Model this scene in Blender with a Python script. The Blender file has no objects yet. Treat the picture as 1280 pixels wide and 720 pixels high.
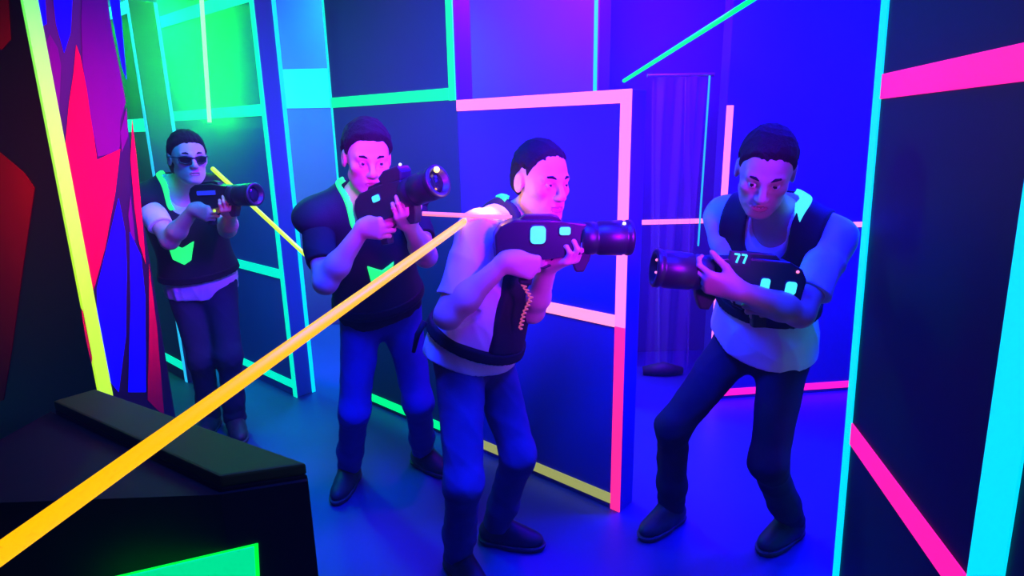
HAZE = 0.010
PUFF = 1.1
BACKPUFF = 0.16
import bpy, bmesh, math
import numpy as np
from mathutils import Matrix, Vector

# ------------------------------------------------------------------ scene
scene = bpy.context.scene
COL = scene.collection
vs = scene.view_settings
scene.display_settings.display_device = 'sRGB'
vs.view_transform = 'Standard'
vs.look = 'None'
vs.exposure = 0.0
vs.gamma = 1.0
vs.use_curve_mapping = False

# ------------------------------------------------------------------ camera (eye level, tipped down)
FPX, PITCH, ROLL, EYE = 770.0, math.radians(14.2), math.radians(-1.0), 1.65
CM = Matrix.Rotation(math.radians(90) - PITCH, 3, 'X') @ Matrix.Rotation(ROLL, 3, 'Z')
CAMN = np.array(CM)
CPOS = np.array([0, 0, EYE])
cd = bpy.data.cameras.new('camera')
cd.sensor_width = 36.0
cd.lens = 36.0 * FPX / 1280.0
cd.clip_start = 0.02
cam = bpy.data.objects.new('camera', cd)
cam.matrix_world = Matrix.Translation((0, 0, EYE)) @ CM.to_4x4()
COL.objects.link(cam)
scene.camera = cam


def ray(x, y):
    return CAMN @ np.array([(x - 640) / FPX, -(y - 360) / FPX, -1.0])


def fl(x, y, z=0.0):
    d = ray(x, y)
    return CPOS + d * ((z - EYE) / d[2])


def at(x, y, Y):
    d = ray(x, y)
    return CPOS + d * (Y / d[1])


def onwall(x, y, p, q):
    d = ray(x, y)
    n = np.array([-(q[1] - p[1]), q[0] - p[0], 0.0])
    return CPOS + d * ((n @ (np.array([p[0], p[1], 0]) - CPOS)) / (n @ d))


def proj(w):
    v = CAMN.T @ (np.array(w) - CPOS)
    return (640 + FPX * v[0] / -v[2], 360 - FPX * v[1] / -v[2])


def nrm(v):
    v = np.array(v, float)
    return v / np.linalg.norm(v)


# ------------------------------------------------------------------ materials
MATS = {}


def pbr(name, col, rough=0.6, spec=0.4, metal=0.0, vary=0.12, scale=8.0, bump=0.0, bscale=60.0, coat=0.0):
    if name in MATS:
        return MATS[name]
    m = bpy.data.materials.new(name)
    m.use_nodes = True
    nt = m.node_tree
    b = nt.nodes['Principled BSDF']
    b.inputs['Roughness'].default_value = rough
    b.inputs['Specular IOR Level'].default_value = spec
    b.inputs['Metallic'].default_value = metal
    b.inputs['Coat Weight'].default_value = coat
    tc = nt.nodes.new('ShaderNodeTexCoord')
    no = nt.nodes.new('ShaderNodeTexNoise')
    no.inputs['Scale'].default_value = scale
    no.inputs['Detail'].default_value = 5
    nt.links.new(tc.outputs['Object'], no.inputs['Vector'])
    mx = nt.nodes.new('ShaderNodeMix')
    mx.data_type = 'RGBA'
    mx.inputs['A'].default_value = (*[c * (1 - vary) for c in col], 1)
    mx.inputs['B'].default_value = (*[min(1, c * (1 + vary)) for c in col], 1)
    nt.links.new(no.outputs['Fac'], mx.inputs['Factor'])
    nt.links.new(mx.outputs['Result'], b.inputs['Base Color'])
    if bump > 0:
        n2 = nt.nodes.new('ShaderNodeTexNoise')
        n2.inputs['Scale'].default_value = bscale
        n2.inputs['Detail'].default_value = 4
        nt.links.new(tc.outputs['Object'], n2.inputs['Vector'])
        bp = nt.nodes.new('ShaderNodeBump')
        bp.inputs['Strength'].default_value = bump
        bp.inputs['Distance'].default_value = 0.01
        nt.links.new(n2.outputs['Fac'], bp.inputs['Height'])
        nt.links.new(bp.outputs['Normal'], b.inputs['Normal'])
    MATS[name] = m
    return m


def glow(name, col, strength=1.0):
    if name in MATS:
        return MATS[name]
    m = bpy.data.materials.new(name)
    m.use_nodes = True
    b = m.node_tree.nodes['Principled BSDF']
    b.inputs['Base Color'].default_value = (*[c * 0.3 for c in col], 1)
    b.inputs['Roughness'].default_value = 0.5
    b.inputs['Emission Color'].default_value = (*col, 1)
    b.inputs['Emission Strength'].default_value = strength
    MATS[name] = m
    return m


# ------------------------------------------------------------------ objects
def link(name, me, parent=None, mats=()):
    o = bpy.data.objects.new(name, me)
    for m in mats:
        me.materials.append(m)
    COL.objects.link(o)
    if parent is not None:
        o.parent = parent
        o.matrix_parent_inverse = parent.matrix_world.inverted()
    return o


def empty(name, loc, label=None, cat=None, group=None, kind=None, mat=None):
    o = bpy.data.objects.new(name, None)
    o.empty_display_size = 0.1
    COL.objects.link(o)
    o.matrix_world = mat if mat is not None else Matrix.Translation(Vector([float(c) for c in loc]))
    tag(o, label, cat, group, kind)
    bpy.context.view_layer.update()
    return o


def tag(o, label=None, cat=None, group=None, kind=None):
    if label:
        o['label'] = label
    if cat:
        o['category'] = cat
    if group:
        o['group'] = group
    if kind:
        o['kind'] = kind
    return o


def bm_obj(name, bm, mats, parent=None, smooth=False, local=False):
    me = bpy.data.meshes.new(name)
    bmesh.ops.recalc_face_normals(bm, faces=bm.faces)
    bm.to_mesh(me)
    bm.free()
    if smooth:
        for p in me.polygons:
            p.use_smooth = True
    if not isinstance(mats, (list, tuple)):
        mats = [mats]
    o = link(name, me, None, mats)
    if parent is not None:
        o.parent = parent
        if not local:
            o.matrix_parent_inverse = parent.matrix_world.inverted()
    return o


def add_hexa(bm, pts, bevel=0.0, mi=0):
    """pts: 4 bottom (loop) + 4 top (loop)"""
    v = [bm.verts.new(tuple(float(c) for c in p)) for p in pts]
    fs = []
    for idx in ((3, 2, 1, 0), (4, 5, 6, 7), (0, 1, 5, 4), (1, 2, 6, 5), (2, 3, 7, 6), (3, 0, 4, 7)):
        f = bm.faces.new([v[i] for i in idx])
        f.material_index = mi
        fs.append(f)
    if bevel > 0:
        es = list({e for f in fs for e in f.edges})
        bmesh.ops.bevel(bm, geom=es, offset=bevel, segments=2, profile=0.6, affect='EDGES')


def add_box(bm, lo, hi, bevel=0.0, mat=None):
    x0, y0, z0 = lo
    x1, y1, z1 = hi
    pts = [(x0, y0, z0), (x1, y0, z0), (x1, y1, z0), (x0, y1, z0), (x0, y0, z1), (x1, y0, z1), (x1, y1, z1), (x0, y1, z1)]
    if mat is not None:
        pts = [mat @ Vector(p) for p in pts]
    add_hexa(bm, pts, bevel)


def add_tube(bm, pts, r, n=10, caps=True):
    pts = [np.array(p, float) for p in pts]
    rs = r if isinstance(r, (list, tuple)) else [r] * len(pts)
    rings = []
    prev = None
    for i, p in enumerate(pts):
        t = nrm(pts[min(i + 1, len(pts) - 1)] - pts[max(i - 1, 0)])
        if prev is None:
            a = np.cross(t, (0, 0, 1) if abs(t[2]) < 0.9 else (1, 0, 0))
        else:
            a = prev - t * (prev @ t)
        a = nrm(a)
        prev = a
        b = np.cross(t, a)
        rings.append([bm.verts.new(tuple(p + rs[i] * (math.cos(2 * math.pi * k / n) * a + math.sin(2 * math.pi * k / n) * b))) for k in range(n)])
    for i in range(len(rings) - 1):
        for k in range(n):
            bm.faces.new((rings[i][k], rings[i][(k + 1) % n], rings[i + 1][(k + 1) % n], rings[i + 1][k]))
    if caps:
        bm.faces.new(rings[0][::-1])
        bm.faces.new(rings[-1])


def add_lathe(bm, prof, n=24, axis='x', off=(0, 0, 0)):
    """prof: list of (along, radius); closed with caps"""
    rings = []
    for a, r in prof:
        ring = []
        for k in range(n):
            c, s = math.cos(2 * math.pi * k / n) * r, math.sin(2 * math.pi * k / n) * r
            p = (a, c, s) if axis == 'x' else (c, s, a)
            ring.append(bm.verts.new((p[0] + off[0], p[1] + off[1], p[2] + off[2])))
        rings.append(ring)
    for i in range(len(rings) - 1):
        for k in range(n):
            bm.faces.new((rings[i][k], rings[i][(k + 1) % n], rings[i + 1][(k + 1) % n], rings[i + 1][k]))
    bm.faces.new(rings[0][::-1])
    bm.faces.new(rings[-1])


def add_prism(bm, poly, y0, y1, bevel=0.0):
    """poly in xz, extruded along y"""
    a = [bm.verts.new((x, y0, z)) for x, z in poly]
    b = [bm.verts.new((x, y1, z)) for x, z in poly]
    n = len(poly)
    fs = [bm.faces.new(a), bm.faces.new(b[::-1])]
    for i in range(n):
        fs.append(bm.faces.new((a[i], b[i], b[(i + 1) % n], a[(i + 1) % n])))
    if bevel > 0:
        es = list({e for f in fs for e in f.edges})
        bmesh.ops.bevel(bm, geom=es, offset=bevel, segments=2, profile=0.6, affect='EDGES')


# ------------------------------------------------------------------ implicit surfaces for bodies and cloth
def rc(a, b, ra, rb=None):
    a, b = np.array(a, float), np.array(b, float)
    rb = ra if rb is None else rb
    ba = b - a
    L2 = max(ba @ ba, 1e-9)

    def f(P):
        h = np.clip((P - a) @ ba / L2, 0, 1)
        d = P - a - h[:, None] * ba
        return np.sqrt(np.einsum('ij,ij->i', d, d)) - (ra + (rb - ra) * h)
    return f, (a + b) / 2, math.sqrt(L2) / 2 + max(ra, rb)


def el(c, R, rad):
    """R: rows are the local axes"""
    c, R, rad = np.array(c, float), np.array(R, float), np.array(rad, float)

    def f(P):
        q = (P - c) @ R.T
        k0 = np.sqrt(np.sum((q / rad) ** 2, 1))
        k1 = np.sqrt(np.sum((q / rad ** 2) ** 2, 1))
        return k0 * (k0 - 1) / np.maximum(k1, 1e-6)
    return f, c, float(rad.max())


class Field:
    def __init__(self):
        self.ops = []

    def u(self, prim, k=0.02):
        self.ops.append(('u', *prim, k))
        return self

    def s(self, prim, k=0.01):
        self.ops.append(('s', *prim, k))
        return self

    def cut(self, fn, k=0.0):
        self.ops.append(('c', fn, None, 0, k))
        return self

    def disp(self, fn):
        self.ops.append(('d', fn, None, 0, 0))
        return self

    def mesh(self, h):
        us = [o for o in self.ops if o[0] == 'u']
        pad = 0.03
        lo = np.min([o[2] - o[3] for o in us], 0) - pad
        hi = np.max([o[2] + o[3] for o in us], 0) + pad
        B = 16
        nb = np.ceil((hi - lo) / (h * B)).astype(int)
        N = nb * B
        V = np.full(tuple(N), 1.0, np.float32)
        g = np.stack(np.meshgrid(*[np.arange(B) * h] * 3, indexing='ij'), -1).reshape(-1, 3)
        rad = B * h * math.sqrt(3) / 2
        cs = np.array([o[2] for o in us])
        rr = np.array([o[3] for o in us])
        for bi in np.ndindex(*nb):
            o0 = lo + np.array(bi) * B * h
            bc = o0 + (B - 1) * h / 2
            if np.all(np.linalg.norm(cs - bc, axis=1) - rr > rad + 0.02):
                continue
            P = g + o0
            d = np.full(len(P), 1.0)
            for op, fn, c, r, k in self.ops:
                if op in 'us':
                    if np.linalg.norm(c - bc) - r > rad + k + 0.03:
                        continue
                    e = fn(P)
                    if op == 'u':
                        if k > 0:
                            hh = np.maximum(k - np.abs(d - e), 0) / k
                            d = np.minimum(d, e) - hh * hh * k * 0.25
                        else:
                            d = np.minimum(d, e)
                    else:
                        e = -e
                        if k > 0:
                            hh = np.maximum(k - np.abs(d - e), 0) / k
                            d = np.maximum(d, e) + hh * hh * k * 0.25
                        else:
                            d = np.maximum(d, e)
                elif op == 'c':
                    e = fn(P)
                    if k > 0:
                        hh = np.maximum(k - np.abs(d - e), 0) / k
                        d = np.maximum(d, e) + hh * hh * k * 0.25
                    else:
                        d = np.maximum(d, e)
                else:
                    d = d + fn(P)
            s = tuple(slice(b * B, b * B + B) for b in bi)
            V[s] = d.reshape(B, B, B)
        return surface_nets(V, lo, h)


def surface_nets(V, lo, h):
    I = V < 0
    nx, ny, nz = V.shape
    cnt = np.zeros((nx - 1, ny - 1, nz - 1), np.int8)
    for dx in (0, 1):
        for dy in (0, 1):
            for dz in (0, 1):
                cnt += I[dx:nx - 1 + dx, dy:ny - 1 + dy, dz:nz - 1 + dz]
    act = (cnt > 0) & (cnt < 8)
    cells = np.argwhere(act)
    idx = np.full(act.shape, -1, np.int32)
    idx[act] = np.arange(len(cells))
    acc = np.zeros((len(cells), 3))
    num = np.zeros(len(cells))
    corners = [(a, b, c) for a in (0, 1) for b in (0, 1) for c in (0, 1)]
    vals = {c: V[cells[:, 0] + c[0], cells[:, 1] + c[1], cells[:, 2] + c[2]].astype(float) for c in corners}
    for ax in range(3):
        for c in corners:
            if c[ax]:
                continue
            e = list(c)
            e[ax] = 1
            a, b = vals[c], vals[tuple(e)]
            m = (a < 0) != (b < 0)
            t = np.where(m, a / np.where(m, a - b, 1), 0)
            p = np.tile(np.array(c, float), (len(cells), 1))
            p[:, ax] += t
            acc += np.where(m[:, None], p, 0)
            num += m
    verts = (cells + acc / num[:, None]) * h + lo
    quads = []
    for ax in range(3):
        sl0 = [slice(1, -1)] * 3
        sl1 = [slice(1, -1)] * 3
        sl0[ax] = slice(0, V.shape[ax] - 1)
        sl1[ax] = slice(1, V.shape[ax])
        A, Bv = I[tuple(sl0)], I[tuple(sl1)]
        ch = np.argwhere(A != Bv)
        if not len(ch):
            continue
        inside = A[ch[:, 0], ch[:, 1], ch[:, 2]]
        off = np.ones(3, int)
        off[ax] = 0
        p = ch + off
        b, c = (ax + 1) % 3, (ax + 2) % 3
        q = []
        for db, dc in ((0, 0), (1, 0), (1, 1), (0, 1)):
            r = p.copy()
            r[:, b] -= 1 - db
            r[:, c] -= 1 - dc
            q.append(idx[r[:, 0], r[:, 1], r[:, 2]])
        q = np.stack(q, 1)
        q[~inside] = q[~inside][:, ::-1]
        quads.append(q)
    return verts, np.concatenate(quads)


def field_obj(name, field, h, mats, parent, pick=None):
    v, q = field.mesh(h)
    me = bpy.data.meshes.new(name)
    me.vertices.add(len(v))
    me.vertices.foreach_set('co', v.astype(np.float32).ravel())
    me.loops.add(len(q) * 4)
    me.loops.foreach_set('vertex_index', q.astype(np.int32).ravel())
    me.polygons.add(len(q))
    me.polygons.foreach_set('loop_start', np.arange(0, len(q) * 4, 4, dtype=np.int32))
    me.polygons.foreach_set('use_smooth', np.ones(len(q), bool))
    if pick is not None:
        me.polygons.foreach_set('material_index', pick(v[q].mean(1)).astype(np.int32))
    me.update(calc_edges=True)
    me.validate()
    return link(name, me, parent, mats if isinstance(mats, (list, tuple)) else [mats])


def folds(seed, amp, freq=38.0, axis=None):
    rg = np.random.default_rng(seed)
    D = [nrm(rg.normal(size=3)) for _ in range(7)]
    F = [freq * (0.6 + 0.9 * rg.random()) for _ in D]
    PH = rg.random(7) * 6.28

    def f(P):
        w = np.sin(P @ D[5] * freq * 0.3 + PH[5]) * 1.4 + np.sin(P @ D[6] * freq * 0.25 + PH[6]) * 1.2
        s = 0
        for i in range(5):
            s = s + (1 - np.abs(np.sin(P @ D[i] * F[i] * 0.5 + PH[i] + w))) ** 2
        return -amp * (s / 5 * 2.2 - 0.75)
    return f

# ------------------------------------------------------------------ materials of the place
M_FLOOR = pbr('floor_paint', (0.020, 0.032, 0.16), 0.45, 0.5, vary=0.2, scale=3, bump=0.05, bscale=40)
M_WALL = pbr('arena_wall_paint', (0.05, 0.06, 0.16), 0.75, 0.25, vary=0.08, scale=2, bump=0.03, bscale=90)
M_CEIL = pbr('ceiling_paint', (0.10, 0.10, 0.12), 0.9, 0.1)
M_PANEL = pbr('maze_panel_paint', (0.022, 0.028, 0.08), 0.6, 0.35, vary=0.1, scale=2.5, bump=0.03, bscale=120)
M_PALE = pbr('pale_panel_paint', (0.05, 0.06, 0.17), 0.65, 0.3, vary=0.1, scale=2.5)
M_FRONT = pbr('panel_paint_blue_lit', (0.05, 0.05, 0.32), 0.6, 0.35, vary=0.1, scale=2.5)  # blue-violet light on the low wall is put into its colour
M_TALL = pbr('panel_paint_teal_lit', (0.02, 0.075, 0.095), 0.6, 0.3, vary=0.1, scale=2.5)  # same wall's taller part, its dim teal light put into the colour
M_HAZY = pbr('panel_paint_haze_lit', (0.035, 0.10, 0.30), 0.6, 0.3, vary=0.1, scale=2.5)  # teal light and haze of the far left put into the colour
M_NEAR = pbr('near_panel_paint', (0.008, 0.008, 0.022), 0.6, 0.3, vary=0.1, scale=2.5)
M_BLACK = pbr('black_plastic', (0.018, 0.018, 0.022), 0.38, 0.5, vary=0.2, scale=20)
M_BLACK2 = pbr('black_rubber', (0.03, 0.03, 0.035), 0.6, 0.4, vary=0.2, scale=30)
M_STEEL = pbr('grey_metal', (0.35, 0.35, 0.38), 0.35, 0.5, metal=0.8)

G_PINK = glow('pink_light', (1.0, 0.20, 0.42), 1.5)
G_SALMON = glow('salmon_light', (1.0, 0.26, 0.38), 1.5)
G_HOT = glow('hot_pink_light', (1.0, 0.02, 0.22), 1.3)
G_MAGENTA = glow('magenta_light', (1.0, 0.01, 0.28), 1.2)
G_OLIVE = glow('olive_light', (0.42, 0.45, 0.10), 0.8)
G_GREEN = glow('green_light', (0.0, 0.95, 0.22), 1.1)
G_TEAL = glow('teal_light', (0.0, 0.90, 0.55), 1.0)
G_CYAN = glow('cyan_light', (0.0, 0.72, 1.0), 1.1)
G_SKY = glow('sky_light', (0.02, 0.55, 0.95), 1.0)
G_TUBE = glow('green_tube_light', (0.004, 1.0, 0.005), 150.0)
G_LIME = glow('lime_light', (0.55, 1.0, 0.03), 1.2)
G_BAND = glow('turquoise_band_light', (0.0, 0.72, 0.62), 0.95)
G_AMBER = glow('amber_beam', (1.0, 0.47, 0.0), 1.25)
G_ROSE = glow('rose_beam', (1.0, 0.22, 0.30), 1.25)
G_YELLOW = glow('yellow_green_beam', (0.62, 0.95, 0.02), 1.2)
G_BEAM = glow('green_beam', (0.0, 1.0, 0.10), 1.2)
G_SCREEN = glow('green_screen', (0.0, 0.80, 0.27), 1.0)
G_LED = glow('cyan_display', (0.06, 0.75, 0.85), 1.3)
G_LOGO = glow('green_badge', (0.02, 0.95, 0.18), 1.1)
G_WARM = glow('warm_spark', (1.0, 0.72, 0.16), 2.6)
G_WHITE = glow('white_led', (0.9, 0.85, 1.0), 4.0)

CEIL = 2.9
# ------------------------------------------------------------------ the room
def room_box(name, lo, hi, m):
    bm = bmesh.new()
    add_box(bm, lo, hi)
    o = bm_obj(name, bm, m)
    o['kind'] = 'structure'
    return o

XL, XR, YN, YB = -4.6, 4.2, -1.6, 6.2
room_box('floor', (XL - .1, YN - .1, -0.1), (XR + .1, YB + .1, 0), M_FLOOR)
room_box('ceiling', (XL - .1, YN - .1, CEIL), (XR + .1, YB + .1, CEIL + .1), M_CEIL)
room_box('wall_left', (XL - .1, YN - .1, 0), (XL, YB + .1, CEIL), M_WALL)
room_box('wall_right', (XR, YN - .1, 0), (XR + .1, YB + .1, CEIL), M_WALL)
room_box('wall_front', (XL, YN - .1, 0), (XR, YN, CEIL), M_WALL)
room_box('wall_back', (XL, YB, 0), (XR, YB + .1, CEIL), M_WALL)

# ------------------------------------------------------------------ maze partitions
Z = np.array([0, 0, 1.0])


def v2(p):
    return np.array([p[0], p[1], 0.0])


class Wall:
    """a slab with a visible face from p towards q (xy), thickness going away by n*th"""
    def __init__(self, p, q, th, away, h, label, mat, cat='partition wall', name='maze_partition'):
        self.p, self.q = v2(p), v2(q)
        self.d = nrm(self.q - self.p)
        self.L = np.linalg.norm(self.q - self.p)
        n = np.array([-self.d[1], self.d[0], 0])
        self.n = n if n @ v2(away) > 0 else -n       # points away from the face
        self.th, self.h = th, h
        self.root = empty(name, self.p, label, cat, 'maze partitions', 'thing')
        bm = bmesh.new()
        self.slab(bm, 0, self.L, 0, h)
        self.panel = bm_obj('panel', bm, mat, self.root)

    def P(self, s, z, out=0.0):
        return self.p + self.d * s + Z * z - self.n * out

    def slab(self, bm, s0, s1, z0, z1, bevel=0.006):
        a = [self.P(s0, z0), self.P(s1, z0), self.P(s1, z0, -self.th), self.P(s0, z0, -self.th)]
        add_hexa(bm, a + [x + Z * (z1 - z0) for x in a], bevel)

    def sz(self, x, y):
        w = onwall(x, y, self.p, self.q)
        return (w - self.p) @ self.d, w[2]

    def strip(self, s0, z0, s1, z1, w, m, label=None, w1=None, t=0.006, name='light_strip'):
        """bar on the face from (s0,z0) to (s1,z1)"""
        a, b = np.array([s0, z0]), np.array([s1, z1])
        u = nrm(b - a)
        v = np.array([-u[1], u[0]])
        w1 = w if w1 is None else w1
        c = [a - v * w / 2, b - v * w1 / 2, b + v * w1 / 2, a + v * w / 2]
        bm = bmesh.new()
        lo = [self.P(*k, 0.0005) for k in c]
        hi = [self.P(*k, t) for k in c]
        add_hexa(bm, lo + hi, 0.0015)
        o = bm_obj(name, bm, m, self.root)
        if label:
            o['label'] = label
        return o

    def end_strip(self, end, z0, z1, w, m, label=None, t=0.006, side=0):
        """bar on the slab's end face: end 0 at p, 1 at q; side 0 along the face edge, 1 along the far edge"""
        s = 0.0 if end == 0 else self.L
        sg = -1 if end == 0 else 1
        o0, o1 = (0, w) if side == 0 else (self.th - w, self.th)
        bm = bmesh.new()
        lo, hi = [], []
        for zz, oo in ((z0, o0), (z0, o1), (z1, o1), (z1, o0)):
            lo.append(self.P(s + sg * 0.0005, zz, -oo))
            hi.append(self.P(s + sg * t, zz, -oo))
        add_hexa(bm, lo + hi, 0.0015)
        ob = bm_obj('light_strip', bm, m, self.root)
        if label:
            ob['label'] = label
        return ob


# --- A: low wall with the pink frame (right) and the taller part of it on the left
A0, A1 = fl(775, 640), fl(460, 503)
dA = nrm(v2(A1) - v2(A0))
nA = np.array([-dA[1], dA[0], 0])
nA = nA if nA[1] > 0 else -nA
sJ = 0
wA = Wall(A0, v2(A0) + dA * 1.0, 0.11, nA, 1.80, 'low dark maze wall in a pink glowing frame behind the lavender-shirted player', M_FRONT)
sJ = wA.sz(571, 120)[0]
COL.objects.unlink(wA.panel); bpy.data.objects.remove(wA.panel); bpy.data.objects.remove(wA.root)
wA = Wall(A0, v2(A0) + dA * sJ, 0.11, nA, 1.80, 'low dark maze wall in a pink glowing frame behind the lavender-shirted player', M_FRONT)
wA.strip(wA.L, 1.775, 0.0, 1.775, 0.05, G_PINK, 'pale pink top strip')
wA.strip(0.024, 0.86, 0.024, 1.75, 0.048, G_PINK, 'pale pink post strip')
wA.strip(0.024, 0.0, 0.024, 0.86, 0.048, G_HOT, 'hot pink post strip')
zm = wA.sz(768, 401)[1]
wA.strip(wA.L, zm, 0.048, zm, 0.052, G_SALMON, 'salmon middle strip')
wA.strip(wA.L, 0.05, 0.048, 0.05, 0.05, G_OLIVE, 'dull olive floor strip')
sE = wA.L
q0 = v2(A0) + dA * (sE + 0.001)
sEnd = Wall.sz(wA, 428, 300)[0]
wB = Wall(q0, v2(A0) + dA * sEnd, 0.11, nA, CEIL - 0.01, 'tall dark maze wall with green strips behind the player in blue jeans', M_TALL)
wB.strip(wB.L, 1.83, 0.05, 1.83, 0.055, G_GREEN, 'green cross strip')
wB.strip(0.025, 1.80, 0.025, 2.88, 0.045, G_GREEN, 'green upright strip')
wB.strip(wB.L, 0.05, 0.0, 0.05, 0.05, G_GREEN, 'green floor strip')
wB.strip(wB.L - .012, 0.1, wB.L - .012, 2.88, 0.014, G_TEAL, 'thin teal edge strip')

# --- D: tall wall behind A that catches the purple light
D0 = at(748, 100, 3.62)
wD = Wall(v2(D0), v2(D0) + dA * 1.9, 0.12, nA, CEIL - 0.01, 'tall purple-lit maze wall rising behind the pink-framed wall', M_PALE)
wD.strip(0.02, 0.0, 0.02, 2.88, 0.022, G_CYAN, 'thin cyan edge strip')

# --- B: tall wall end with two cyan uprights
B0 = fl(372, 497)
wC = Wall(B0, v2(B0) + dA * 1.30, 0.13, nA, CEIL - 0.01, 'tall maze wall outlined in turquoise strips right of the player in glasses', M_HAZY)
wC.strip(0.02, 0.0, 0.02, 2.88, 0.045, G_TEAL, 'turquoise front edge strip')
wC.end_strip(0, 0.0, 2.88, 0.025, G_CYAN, 'cyan rear edge strip', side=1)
for (x, y, w, wb) in ((335, 137, 0.065, 0.065), (360, 345, 0.06, 0.06), (366, 480, 0.055, 0.055)):
    z_ = wC.sz(x, y)[1]
    wC.strip(0.045, z_, 1.28, z_, w, G_TEAL, 'turquoise cross strip')
z_ = wC.sz(265, 8)[1]
wC.strip(0.045, z_, 1.28, z_, 0.075, G_TEAL, 'turquoise top cross strip')

# --- C: far left wall end
C0 = fl(235, 478)
zC = 2.46
wE = Wall(C0, v2(C0) + dA * 1.1, 0.16, nA, zC, 'pale far-left maze wall, its end outlined by two thin cyan strips', M_PALE)
wE.strip(0.018, 0.0, 0.018, zC, 0.035, G_SKY, 'thin cyan front edge strip')
wE.end_strip(0, 0.0, zC, 0.02, G_SKY, 'thin cyan rear edge strip', side=1)
for (x, y, w) in ((205, 155, 0.08), (230, 458, 0.06)):
    z_ = wE.sz(x, y)[1]
    wE.strip(0.035, z_, 1.08, z_, w, G_TEAL, 'turquoise cross strip')
wE.strip(0.0, zC - 0.04, 1.08, zC - 0.04, 0.07, G_SKY, 'pale blue top strip')

# --- F: turquoise band at the back, seen through the gap left of wall A
F0, F1 = at(352, 300, 5.3), at(520, 300, 5.3)
wF = Wall(v2(F0), v2(F1), 0.1, (0, 1), CEIL - 0.01, 'far pale wall with a broad turquoise glowing band, seen through the narrow gap', M_PALE)
zt, zb = wF.sz(395, 86)[1], wF.sz(395, 135)[1]
wF.strip(0.0, (zt + zb) / 2, wF.L, (zt + zb) / 2, zt - zb, G_BAND, 'broad turquoise band', name='light_band')

# --- E: blue wall behind the right player
E0, E1 = fl(884, 500), fl(1055, 488)
dE = nrm(v2(E1) - v2(E0))
wG = Wall(v2(E0), v2(E0) + dE * 2.6, 0.1, (0, 1), CEIL - 0.01, 'tall blue-lit wall with pink strips behind the player leaning forward at the right', M_PALE)
zt = wG.sz(893, 132)[1]
wG.strip(0.02, 0.06, 0.02, zt, 0.04, G_PINK, 'pink upright strip')
z_ = wG.sz(1060, 281)[1]
wG.strip(0.04, z_, 2.58, z_, 0.032, G_SALMON, 'thin pink middle strip')
wG.strip(0.0, 0.045, 2.6, 0.045, 0.045, G_MAGENTA, 'magenta floor strip')

# --- wall at the end of the corridor between A and E
H0 = at(700, 300, 4.42)
wH = Wall(v2(H0), v2(H0) + np.array([1.3, 0.06, 0]), 0.1, (0, 1), CEIL - 0.01, 'blue wall closing the corridor behind the clear curtain', M_PALE)
z_ = wH.sz(840, 277)[1]
wH.strip(0.05, z_, wH.L, z_, 0.035, G_PINK, 'thin pink cross strip')

LEAN = 2.0
# --- R: near right partition, leaning a touch, with wide tape
R0 = fl(1042, 720)
dR = nrm(np.array([-0.19, -0.98, 0]))
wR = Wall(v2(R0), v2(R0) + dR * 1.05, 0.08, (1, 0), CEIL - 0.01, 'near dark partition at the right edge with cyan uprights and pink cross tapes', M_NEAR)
wR.panel['label'] = 'dark panel'
wR.strip(0.03, 0.0, 0.03, 2.88, 0.055, G_CYAN, 'cyan far upright tape')
a = wR.sz(1106, 110); b = wR.sz(1279, 84)
zt = 1.765
wR.strip(0.06, zt, 1.04, zt, 0.072, G_MAGENTA, 'magenta upper cross tape')
z2 = wR.sz(1066, 532)[1]
wR.strip(0.06, z2, 1.04, z2, 0.08, G_MAGENTA, 'magenta lower cross tape')
sN = wR.sz(1254, 700)[0]
wR.strip(sN, 0.0, sN, 2.88, 0.12, G_CYAN, 'wide cyan near upright tape')
wR.root.matrix_world = Matrix.Translation(Vector(wR.p)) @ Matrix.Rotation(math.radians(LEAN), 4, Vector(dR)) @ Matrix.Translation(-Vector(wR.p)) @ wR.root.matrix_world
bpy.context.view_layer.update()

# ------------------------------------------------------------------ painted column at the left
S0 = at(66, 180, 2.0)
Kd = np.array([.6, .8, 0])
M_MURAL = pbr('mural_black', (0.012, 0.012, 0.016), 0.45, 0.4)
M_RED = pbr('mural_magenta', (0.70, 0.008, 0.03), 0.9, 0.0, vary=0.05, scale=3)
M_BLUE = pbr('mural_blue', (0.01, 0.01, 0.95), 0.9, 0.0, vary=0.05, scale=3)
M_PURP = pbr('mural_purple', (0.12, 0.008, 0.09), 0.9, 0.0, vary=0.08, scale=3)
M_DRED = pbr('mural_dark_red', (0.30, 0.012, 0.012), 0.7, 0.2, vary=0.15, scale=4)
col = empty('mural_column', v2(S0), 'square column painted with magenta and blue shards, a lime light strip down its corner', 'column', None, 'thing')
lenK = None
# width of the painted face so that its right edge falls where the photograph has it
ss = np.linspace(0.05, 1.2, 400)
lenK = float(ss[np.argmin([abs(proj(v2(S0) + Kd * s + Z * 1.3)[0] - 184) for s in ss])])
dL = np.array([-.8, .6, 0])
K = [v2(S0), v2(S0) + Kd * lenK, v2(S0) + Kd * lenK + dL * 1.7, v2(S0) + dL * 1.7]
bm = bmesh.new()
add_hexa(bm, K + [k + Z * (CEIL - 0.01) for k in K], 0.006)
bm_obj('column_body', bm, M_MURAL, col)


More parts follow.
